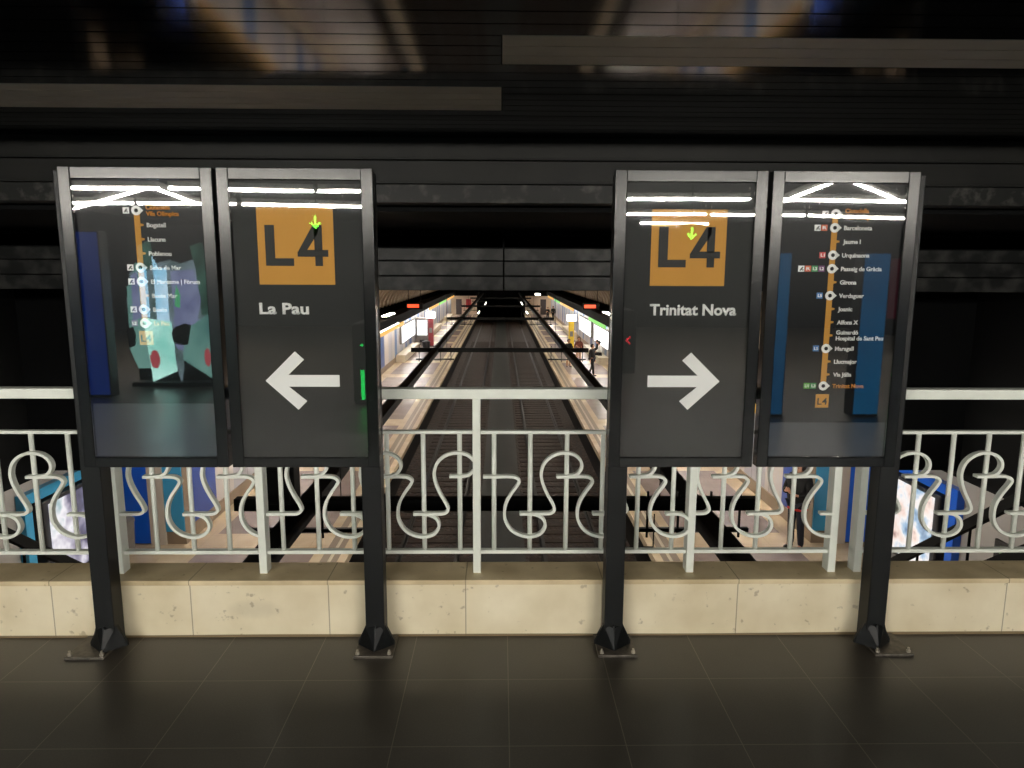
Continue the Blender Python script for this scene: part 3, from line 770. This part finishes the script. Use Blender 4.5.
t = thing('vending_machine', (-6.35, 58, ZP), 'grey vending machine with a white glowing front on the La Pau side platform', 'vending machine')
MB().box(-6.92, -5.85, 57.6, 58.5, ZP, ZP + 2.2).build('cabinet', M['bin'], t, .02)
MB().box(-6.78, -6.0, 57.56, 57.6, ZP + .85, ZP + 2.05).build('lit_front', M['billboard'], t, .01)
MB().box(-6.6, -6.2, 57.57, 57.6, ZP + .25, ZP + .45).build('delivery_flap', M['dark_metal'], t)
for x, Y, m1, lab in ((-5.62, 57, 'maroon', 'maroon information pillar with a glowing white head on the La Pau side platform'), (5.35, 54, 'yellow', 'yellow information pillar with a glowing white head on the Trinitat Nova side platform')):
    t = thing('information_pillar', (x, Y, ZP), lab, 'pillar', 'information pillars with glowing heads')
    MB().box(x - .2, x + .2, Y - .2, Y + .2, ZP + .06, ZP + 2.25).build('shaft', M[m1], t, .02)
    MB().box(x - .26, x + .26, Y - .26, Y + .26, ZP, ZP + .06).build('plinth', M['dark_metal'], t)
    MB().box(x - .36, x + .36, Y - .3, Y + .3, ZP + 2.25, ZP + 2.75).build('lamp_head', M['billboard'], t, .04)
    MB().box(x - .12, x + .12, Y - .215, Y - .2, ZP + 1.1, ZP + 1.5).build('call_plate', M['bin'], t)
def litter_bin(x, Y, r, h, m1, lab):
    t = thing('litter_bin', (x, Y, ZP), lab, 'bin')
    MB().rod((x, Y, ZP), (x, Y, ZP + h * .84), r * .86, r, 20).build('bucket', M[m1], t)
    MB().rod((x, Y, ZP + h * .84), (x, Y, ZP + h * .9), r * 1.06, r * 1.06, 20).rod((x, Y, ZP + h * .9), (x, Y, ZP + h), r * 1.06, r * .5, 20).build('lid', M['dark_metal'] if m1 != 'bin' else M['bin'], t)
litter_bin(-5.65, 53.5, .3, .8, 'dark_metal', 'dark round litter bin in front of the maroon pillar')
litter_bin(-8.02, 14.6, .19, .82, 'bin', 'grey litter bin against the blue panel below the La Pau sign')

# hose cabinets, exit signs and the two advertising light boxes in the wall recesses by the stairs
for sgn, lab in ((-1, 'red fire hose cabinet on the wall above the grey litter bin'), (1, 'red fire hose cabinet on the wall behind the Trinitat Nova sign post')):
    t = thing('fire_hose_cabinet', (sgn * 8.2, 14.6, ZP + 1.1), lab, 'fire cabinet', 'red fire hose cabinets')
    MB().box(sgn * 8.14, sgn * 8.35, 14.36, 14.9, ZP + 1.05, ZP + 1.72).build('case', M['red'], t, .01)
    MB().box(sgn * 8.125, sgn * 8.14, 14.41, 14.85, ZP + 1.1, ZP + 1.67).build('door', M['maroon'], t)
    MB().box(sgn * 8.11, sgn * 8.125, 14.44, 14.48, ZP + 1.32, ZP + 1.44).build('handle', M['bolt'], t)
for sgn, lab, pm in ((-1, 'glowing poster light box in a blue surround below the route map with Bogatell', 'ad_cool'), (1, 'glowing poster light box in a blue surround below the route map with Urquinaona', 'ad_warm')):
    a0 = 11.85 if sgn < 0 else 12.15
    t = thing('poster_light_box', (sgn * 8.3, 12.9, ZP), lab, 'light box', 'poster light boxes beside the stairs')
    MB().box(sgn * 8.12, sgn * 8.34, a0 + .35, a0 + 2.0, ZP + .25, ZP + 1.92).build('case', M['dark_metal'], t, .03)
    MB().box(sgn * 8.08, sgn * 8.12, a0 + .5, a0 + 1.86, ZP + .35, ZP + 1.84).build('poster', M[pm], t, .01)
    MB().box(sgn * 8.2, sgn * 8.34, a0, a0 + .2, ZP, ZP + 2.14).box(sgn * 8.2, sgn * 8.34, a0 + .2, a0 + 2.2, ZP + 1.95, ZP + 2.14).build('surround', M['teal'] if sgn < 0 else M['blue'], t)
for sgn, lab in ((-1, 'small dark green sign on the grey wall by the stair on the La Pau side'), (1, 'small dark green sign on the grey wall by the stair on the Trinitat Nova side')):
    t = thing('wall_sign', (sgn * 8.3, 10.9, ZP + 1.2), lab, 'sign', 'small green signs by the stairs')
    MB().box(sgn * 8.3, sgn * 8.35, 10.6, 11.25, ZP + 1.25, ZP + 1.6).build('case', M['dark_metal'], t, .01)
    MB().box(sgn * 8.29, sgn * 8.3, 10.74, 11.1, ZP + 1.33, ZP + 1.52).build('sign_face', M['exit_green'], t)

# stairs down to the platforms
def staircase(sgn, lab):
    t = thing('staircase', (sgn * 7.2, 11.2, ZP), lab, 'staircase', 'stairs from the bridge to the platforms')
    sl_ = .753
    zr = lambda Y: (-.98 if sgn > 0 else -1.2) - sl_ * (Y - 7.85)
    xi = sgn * 6.05
    MB().bar((xi, 5.2, zr(5.2)), (xi, 11.0, zr(11.0)), .07, .14).build('handrail', M['gantry'], t, .01)
    MB().bar((xi, 5.2, zr(5.2) - .78), (xi, 10.95, zr(10.95) - .78), .06, .26).build('stringer', M['gantry'], t)
    MB().bar((sgn * 8.28, 5.2, zr(5.2) - .85), (sgn * 8.28, 10.8, zr(10.8) - .85), .06, .26).build('stringer', M['gantry'], t)
    st = MB()
    n = 22
    for k in range(n):
        yy = 5.4 + .25 * k; zz = zr(yy) - .86
        if zz - .05 > ZP: st.box(sgn * 6.08, sgn * 8.25, yy, yy + .28, zz - .05, zz)
    st.build('treads', M['concrete'], t)
    for k in range(6):
        yy = 5.5 + 1.05 * k
        MB().rod((xi, yy, zr(yy) - .75), (xi, yy, zr(yy) - .05), .018, n=8).build('baluster', M['gantry'], t)
staircase(-1, 'dark staircase descending to the platform on the La Pau side')
staircase(1, 'dark staircase descending to the platform on the Trinitat Nova side')

# signal by the tunnel mouth, red notice and round lamp on the end walls
t = thing('signal_light', (3.0, 97, ZP), 'green railway signal beside the tunnel mouth', 'signal')
MB().box(2.66, 2.94, 97, 97.2, ZP + 2.3, ZP + 2.95).build('case', M['gantry'], t)
MB().rod((2.8, 97.0, ZP + 2.7), (2.8, 96.9, ZP + 2.7), .1, n=12).build('lens', M['sig_green'], t)
MB().rod((2.8, 97.1, -5.6), (2.8, 97.1, ZP + 2.3), .05, n=8).build('post', M['gantry'], t)
t = thing('end_lamp', (5.0, 99.6, ZP + 2.4), 'white lamp over the far end wall on the Trinitat Nova side', 'lamp')
MB().box(4.7, 5.5, 99.7, 100, ZP + 2.62, ZP + 2.98).build('housing', M['gantry'], t)
MB().box(4.75, 5.45, 99.66, 99.7, ZP + 2.66, ZP + 2.94).build('diffuser', M['sig_white'], t)
nb = MB().box(-4.9, -4.2, 99.93, 99.99, ZP + .9, ZP + 2.1).build('notice_board', M['red']); tag(nb, 'red notice board on the far end wall of the La Pau side', 'notice board')

# ------------------------------------------------------------------ people
def skin_mesh(name, nodes, edges, m, parent, root=0, sub=1):
    me = bpy.data.meshes.new(name); me.from_pydata([n[0] for n in nodes], edges, []); me.update()
    o = bpy.data.objects.new(name, me); COL.objects.link(o)
    o.modifiers.new('skin', 'SKIN'); s = o.modifiers.new('sub', 'SUBSURF'); s.levels = sub; s.render_levels = sub
    for i, n in enumerate(nodes):
        r = n[1] if isinstance(n[1], tuple) else (n[1], n[1])
        me.skin_vertices[0].data[i].radius = r
        me.skin_vertices[0].data[i].use_root = (i == root)
    dg = bpy.context.evaluated_depsgraph_get()
    mesh = bpy.data.meshes.new_from_object(o.evaluated_get(dg))
    bpy.data.objects.remove(o); bpy.data.meshes.remove(me)
    mesh.name = name; mesh.materials.clear(); mesh.materials.append(m)
    for p in mesh.polygons: p.use_smooth = True
    ob = bpy.data.objects.new(name, mesh); COL.objects.link(ob)
    if parent is not None: ob.parent = parent
    return ob

def lerp(a, b, t): return tuple(a[i] + (b[i] - a[i]) * t for i in range(3))

def person(loc, rz, scale, J, top, legs, label, hem=None, bare_calf=False, long_hair=False, bulk=1.0):
    """J: joints for a 1.75 m figure facing -Y. The body is one skinned surface; clothes and hair are its children."""
    N, E = [], []
    def add(p, r, frm=None):
        N.append((p, r)); i = len(N) - 1
        if frm is not None: E.append((frm, i))
        return i
    hp, ch, nk, hd = J['pelvis'], J['chest'], J['neck'], J['head']
    i0 = add(hp, .12); i1 = add(lerp(hp, ch, .5), .11, i0); i2 = add(ch, .13, i1); i3 = add(nk, .052, i2)
    h0 = add((hd[0], hd[1] + .005, hd[2] - .06), .07, i3); h1 = add((hd[0], hd[1], hd[2] + .02), .088, h0); h2 = add((hd[0], hd[1] + .01, hd[2] + .095), .07, h1)
    add((hd[0], hd[1] - .112, hd[2] - .01), .012, h1)                                   # nose
    add((hd[0] - .092, hd[1] + .01, hd[2]), .016, h1); add((hd[0] + .092, hd[1] + .01, hd[2]), .016, h1)   # ears
    for s, k in ((-1, 'l'), (1, 'r')):
        sh, el, wr, hn = J['sh' + k], J['el' + k], J['wr' + k], J['hn' + k]
        a = add(sh, .055, i2); b = add(lerp(sh, el, .5), .048, a); c = add(el, .04, b); d = add(lerp(el, wr, .4), .038, c); e = add(wr, .026, d)
        D = (Vector(hn) - Vector(wr)).normalized()
        side = D.cross(Vector((0, 1, 0)));
        if side.length < .2: side = D.cross(Vector((1, 0, 0)))
        side.normalize(); nrm = side.cross(D).normalized()
        pm = Vector(wr) + D * .075
        f = add(tuple(pm), (.036, .018), e)
        for q, ln in zip((-.03, -.01, .01, .03), (.068, .08, .076, .06)):
            b0 = pm + D * .02 + side * q
            g0 = add(tuple(b0), .0095, f); g1 = add(tuple(b0 + D * ln * .55 + nrm * .008), .0088, g0); add(tuple(b0 + D * ln + nrm * .028), .0075, g1)
        t0 = pm - D * .035 + side * .036
        g0 = add(tuple(t0), .011, f); add(tuple(t0 + D * .045 + side * .02 + nrm * .02), .009, g0)
        hj, kn, an, to = J['hip' + k], J['kn' + k], J['an' + k], J['to' + k]
        a = add(hj, .09, i0); b = add(lerp(hj, kn, .5), .075, a); c = add(kn, .054, b); d = add(lerp(kn, an, .35), .055, c); e = add(an, .034, d); add(to, .03, e)
    body = skin_mesh('person', N, E, M['skin'], None)
    body.location = loc; body.rotation_euler = (0, 0, rz); body.scale = (scale,) * 3
    tag(body, label, 'person', 'people on the platforms')
    # upper garment
    N, E = [], []
    B = lambda r_: tuple(v_ * bulk for v_ in r_)
    i0 = add((hp[0], hp[1], hp[2] - .06), B((.175, .145))); i1 = add(lerp(hp, ch, .5), B((.165, .135)), i0); i2 = add(ch, B((.18, .14)), i1); add((nk[0], nk[1] + .01, nk[2] - .01), .072, i2)
    for k in 'lr':
        sh, el, wr = J['sh' + k], J['el' + k], J['wr' + k]
        a = add(sh, .082 * bulk, i2); b = add(lerp(sh, el, .55), .07 * bulk, a); c = add(el, .062 * bulk, b); add(lerp(el, wr, .93), .05, c)
    skin_mesh('jacket', N, E, top, body)
    # trousers
    N, E = [], []
    i0 = add((hp[0], hp[1], hp[2] + .03), .14)
    for k in 'lr':
        hj, kn, an = J['hip' + k], J['kn' + k], J['an' + k]
        a = add(hj, .112, i0); b = add(lerp(hj, kn, .5), .094, a); c = add(kn, .074, b)
        if not bare_calf:
            d = add(lerp(kn, an, .5), .068, c); add(lerp(kn, an, 1.08), .06, d)
    skin_mesh('trousers', N, E, legs, body)
    for k in 'lr':
        an, to = Vector(J['an' + k]), Vector(J['to' + k])
        d = to - an; d.z = 0; d.normalize()
        heel = an - d * .05; heel.z = to.z
        skin_mesh('shoe', [(tuple(heel), (.04, .042)), (tuple(an + Vector((0, 0, -.035))), .046), (tuple(to), (.045, .036)), (tuple(to + d * .06), (.036, .028))], [(0, 1), (1, 2), (2, 3)], M['shoe'], body)
    hm = MB().ball((hd[0], hd[1] + .018, hd[2] + .035), .112, .95, 1.06, 1.05, 14)
    if long_hair: hm.ball((hd[0], hd[1] + .075, hd[2] - .1), .09, 1.0, .7, 1.7, 12)
    # leave the face free: cut the part of the cap before the brow
    for vv in list(hm.bm.verts):
        if vv.co.y < hd[1] - .055 and vv.co.z < hd[2] + .07: hm.bm.verts.remove(vv)
    hm.build('hair', M['hair'], body, smooth=True).location = (0, 0, 0)
    fc = MB()
    for s in (-1, 1): fc.ball((hd[0] + s * .033, hd[1] - .084, hd[2] + .02), .011, 1.3, .6, .8, 8)
    fc.box(hd[0] - .025, hd[0] + .025, hd[1] - .086, hd[1] - .074, hd[2] - .058, hd[2] - .05)
    fc.build('facial_features', M['hair'], body).location = (0, 0, 0)
    if hem:
        h = skin_mesh('hem', [((hp[0], hp[1], hp[2] - .17), B((.172, .145))), ((hp[0], hp[1], hp[2] - .08), B((.172, .145)))], [(0, 1)], hem, body, sub=2)
    return body

def pose_stand(**kw):
    J = dict(pelvis=(0, 0, .95), chest=(0, .0, 1.3), neck=(0, .01, 1.49), head=(0, -.01, 1.62))
    for s, k in ((-1, 'l'), (1, 'r')):
        J['sh' + k] = (s * .18, .01, 1.41); J['el' + k] = (s * .25, .03, 1.13); J['wr' + k] = (s * .26, -.03, .88); J['hn' + k] = (s * .26, -.06, .75)
        J['hip' + k] = (s * .09, 0, .9); J['kn' + k] = (s * .1, -.02, .5); J['an' + k] = (s * .11, .02, .09); J['to' + k] = (s * .12, -.12, .035)
    J.update(kw); return J
hold = dict(ell=(-.26, -.02, 1.14), wrl=(-.1, -.27, 1.2), hnl=(-.03, -.32, 1.24), elr=(.26, 0, 1.12), wrr=(.12, -.25, 1.15), hnr=(.05, -.31, 1.2))
step = dict(knl=(-.1, -.12, .5), anl=(-.1, -.16, .09), tol=(-.1, -.3, .04), knr=(.1, .06, .5), anr=(.1, .24, .12), tor=(.1, .13, .04))
sit = dict(pelvis=(0, .05, .58), chest=(0, .03, .93), neck=(0, .0, 1.12), head=(0, -.03, 1.25))
for s, k in ((-1, 'l'), (1, 'r')):
    sit.update({'sh' + k: (s * .18, .02, 1.04), 'el' + k: (s * .24, -.02, .78), 'wr' + k: (s * .14, -.24, .68), 'hn' + k: (s * .08, -.32, .66),
                'hip' + k: (s * .09, .02, .55), 'kn' + k: (s * .11, -.4, .52), 'an' + k: (s * .11, -.4, .09), 'to' + k: (s * .12, -.55, .035)})
person((6.46, 14.75, ZP), -1.0, 1.12, pose_stand(**hold), M['cloth_black'], M['cloth_navy'], 'person in a black jacket with a red hem and navy jeans below the sign', hem=M['cloth_red'], bulk=1.4)
person((5.3, 40.9, ZP), .9, 1.05, pose_stand(**step), M['cloth_black'], M['cloth_black'], 'person in dark clothes walking alone in front of the white billboards')
person((4.28, 44.6, ZP), .5, 1.02, pose_stand(), M['cloth_black'], M['cloth_tan'], 'person in a black top and pale trousers standing close beside a person in brown')
person((4.95, 44.9, ZP), -.5, 1.08, pose_stand(**hold), M['cloth_brown'], M['cloth_tan'], 'person in a brown top standing close beside a person in black', long_hair=True)
person((6.5, 46.6, ZP + .08), -PI / 2, 1.0, pose_stand(**sit), M['cloth_white'], M['cloth_black'], 'person in a white top seated on the stone bench by the nearer billboard')
person((6.5, 47.7, ZP + .08), -PI / 2, 1.0, pose_stand(**sit), M['cloth_black'], M['cloth_black'], 'person in black seated on the stone bench next to the person in white')
person((6.4, 87.5, ZP), .3, 1.0, pose_stand(), M['cloth_black'], M['cloth_black'], 'far person in black standing near the far end door')
person((5.7, 87, ZP), -.4, .95, pose_stand(**hold), M['cloth_black'], M['cloth_navy'], 'far person in navy trousers holding something near the far end door')

# ------------------------------------------------------------------ the hall behind the camera, seen mirrored in the sign glass
def tube_lamp(x0, y0, x1, y1, z, lab):
    c = ((x0 + x1) / 2, (y0 + y1) / 2, z)
    t = thing('ceiling_lamp', c, lab, 'lamp', 'fluorescent lamps mirrored in the sign glass')
    MB().bar((x0, y0, z + .07), (x1, y1, z + .07), .12, .06).bar((x0, y0, z + .15), (x0, y0, 3.0), .01, .03).bar((x1, y1, z + .15), (x1, y1, 3.0), .01, .03).build('housing', M['rail'], t)
    MB().rod((x0, y0, z), (x1, y1, z), .019, n=10).build('tube', M['tube'], t)
LL = 'fluorescent tube mirrored in the glass of the La Pau stand'
LR = 'fluorescent tube mirrored in the glass of the Trinitat Nova stand'
for a in ((-6.75, -5.45, -5.12, -5.45), (-4.95, -5.42, -2.9, -5.75), (-2.8, -5.7, -1.2, -5.7),
          (-8.6, -7.9, -6.75, -7.9), (-6.65, -7.9, -4.88, -7.9), (-4.78, -7.95, -2.6, -8.4)):
    tube_lamp(*a, 2.8, LL)
for a in ((-8.77, -9.5, -7.2, -7.7), (-7.1, -7.6, -5.5, -5.75), (-5.25, -5.6, -5.67, -8.0)):
    tube_lamp(*a, 2.82, LL)
for a in ((2.0, -6.65, 4.15, -6.6), (4.45, -6.6, 7.1, -6.85), (2.4, -9.8, 4.32, -9.75), (4.48, -9.9, 6.5, -9.95), (6.6, -9.95, 9.3, -10.7), (3.5, -12.6, 5.25, -12.8)):
    tube_lamp(*a, 2.8, LR)
for a in ((4.96, -7.3, 4.52, -4.3), (4.78, -4.35, 6.65, -6.65)):
    tube_lamp(*a, 2.82, LR)

def ad_totem(x0, x1, Y, h, m1, lab, extra=None):
    t = thing('poster_totem', ((x0 + x1) / 2, Y, 0), lab, 'poster stand', 'coloured poster stands mirrored in the sign glass')
    MB().box(x0 - .015, x1 + .015, Y - .2, Y, 0, h + .02).build('case', M['dark_metal'], t, .01)
    MB().box(x0, x1, Y, Y + .012, .03, h).build('poster', M[m1], t)
    if extra: MB().box(*extra).build('side_strip', M['col_wine'], t)
ad_totem(-5.24, -4.96, -3.4, 2.05, 'col_blue_deep', 'deep blue poster stand mirrored at the left edge of the La Pau route map')
ad_totem(3.95, 4.22, -2.2, 1.8, 'col_blue_sea', 'sea blue poster stand mirrored at the right edge of the Trinitat Nova route map', (4.236, 4.4, -2.2, -2.188, 1.1, 1.75))
ad_totem(3.0, 3.14, -2.2, 1.8, 'col_blue_sea', 'narrow sea blue poster stand mirrored at the inner edge of the Trinitat Nova route map')

k = thing('display_kiosk', (-4.55, -4.2, 0), 'glowing display stand with teal leaflets mirrored in the La Pau route map', 'display stand')
MB().box(-5.1, -4.0, -4.5, -4.2, 0, .06).box(-5.1, -4.0, -4.5, -4.42, .06, 2.2).build('case', M['dark_metal'], k, .01)
def KX(u): return -5.17 + (u - 105) * 1.19 / 102
def KZ(v): return 2.173 - (v - 225) * 2.113 / 160
def sheet(pts, y, nm, m1): return MB().prism([(KX(u), KZ(v)) for u, v in pts], y, y + .006).build(nm, M[m1], k)
sheet([(104, 300), (110, 272), (121, 262), (124, 246), (134, 250), (141, 262), (158, 258), (170, 262), (184, 258), (193, 262), (200, 280), (204, 330), (203, 372), (160, 362), (112, 366), (106, 344)], -4.41, 'backlit_sheet', 'kiosk_grey')
sheet([(106, 286), (113, 280), (117, 262), (124, 260), (127, 300), (127, 372), (112, 372), (104, 352)], -4.4, 'hanging_strip', 'kiosk_dim_teal')
sheet([(122, 244), (137, 238), (139, 262), (131, 270), (123, 268)], -4.4, 'hanging_strip', 'kiosk_dark_green')
sheet([(183, 244), (197, 240), (203, 262), (205, 314), (192, 316), (188, 268)], -4.4, 'hanging_strip', 'kiosk_dark_green')
sheet([(158, 318), (190, 320), (192, 366), (165, 360), (158, 346)], -4.4, 'hanging_strip', 'kiosk_lilac')
sheet([(112, 274), (119, 270), (121, 318), (110, 322)], -4.395, 'hanging_strip', 'kiosk_lilac')
sheet([(121, 268), (130, 266), (131, 318), (122, 318)], -4.395, 'hanging_strip', 'kiosk_sky')
sheet([(138, 254), (145, 268), (154, 266), (153, 326), (139, 328)], -4.395, 'hanging_strip', 'kiosk_sky')
sheet([(158, 270), (186, 268), (192, 300), (186, 322), (160, 318)], -4.395, 'hanging_strip', 'kiosk_lilac')
sheet([(161, 306), (164, 284), (168, 294), (167, 308)], -4.385, 'green_motif', 'kiosk_green')
def leaf(q, d, nm, m1):
    P = [(KX(u), -4.38 + dd, KZ(v)) for (u, v), dd in zip(q, d)]
    MB().hexa(P + [(x, y + .006, z) for x, y, z in P]).build(nm, M[m1], k)
leaf([(133, 385), (159, 375), (156, 322), (126, 318)], (.08, 0, 0, .08), 'leaflet', 'kiosk_teal')
leaf([(166, 362), (203, 382), (205, 312), (174, 330)], (0, .06, .06, 0), 'leaflet', 'kiosk_dim_teal')
for u, v, rx in ((138, 361, .07), (200, 359, .045)):
    MB().ball((KX(u), -4.27, KZ(v)), 1, rx, .012, .13, 16).build('red_seal', M['kiosk_red'], k)
sheet([(155, 334), (160, 328), (172, 324), (187, 328), (185, 345), (170, 347), (158, 345)], -4.37, 'dark_emblem', 'black')
sheet([(102, 330), (110, 328), (113, 336), (111, 348), (104, 350)], -4.38, 'dark_emblem', 'black')
sheet([(160, 352), (170, 351), (170, 372), (166, 386), (162, 372)], -4.31, 'pointed_foot', 'kiosk_grey')

# gate signals: two green arrows, a red cross light and a tall green status light
def arrow_signal(x, z, Y, lab):
    t = thing('gate_signal', (x, Y, z), lab, 'signal', 'green arrow signals mirrored in the sign glass')
    MB().box(x - .16, x + .16, Y - .12, Y, z - .16, z + .16).build('case', M['black'], t, .01)
    MB().box(x - .012, x + .012, Y, Y + .008, z - .03, z + .1).prism([(x, z - .085), (x + .075, z - .005), (x + .06, z + .012), (x, z - .052), (x - .06, z + .012), (x - .075, z - .005)], Y, Y + .008).build('lit_arrow', M['green_led'], t)
    MB().rod((x, Y - .06, z + .16), (x, Y - .06, 3.0), .012, n=8).build('hanging_rod', M['black'], t)
arrow_signal(-2.73, 2.29, -5.5 + .35, 'green arrow signal mirrored in the badge of the La Pau panel')
arrow_signal(2.92, 2.17, -5.5, 'green arrow signal mirrored in the badge of the Trinitat Nova panel')
t = thing('gate_barrier', (1.98, -5.4, 0), 'ticket gate with a red mark mirrored at the edge of the Trinitat Nova panel', 'ticket gate')
MB().box(1.85, 2.12, -6.6, -5.5, 0, 1.0).build('case', M['dark_metal'], t, .03)
MB().prism([(1.95, .54), (2.02, .6), (2.02, .58), (1.97, .54), (2.02, .5), (2.02, .48)], -5.5, -5.49).build('red_mark', M['red_led'], t)
t = thing('status_light', (-1.66, -2.8, 0), 'green status light mirrored at the right edge of the La Pau panel', 'signal')
MB().box(-1.78, -1.54, -3.9, -2.9, 0, .98).build('case', M['dark_metal'], t, .03)
MB().rod((-1.66, -2.9, .06), (-1.66, -2.9, .42), .022, n=12).build('lit_strip', M['green_strip'], t)
MB().ball((-1.66, -2.89, .72), .016).build('lit_dot', M['green_strip'], t)

# ------------------------------------------------------------------ world and view
w = bpy.data.worlds.new('world'); S.world = w; w.use_nodes = True
w.node_tree.nodes['Background'].inputs['Color'].default_value = (0, 0, 0, 1)
w.node_tree.nodes['Background'].inputs['Strength'].default_value = 0
S.view_settings.view_transform = 'Standard'; S.view_settings.look = 'None'
S.view_settings.exposure = 0; S.view_settings.gamma = 1; S.view_settings.use_curve_mapping = False
S.cycles.use_denoising = True
S.cycles.max_bounces = 8
S.cycles.sample_clamp_indirect = 6
S.cycles.caustics_reflective = False; S.cycles.caustics_refractive = False
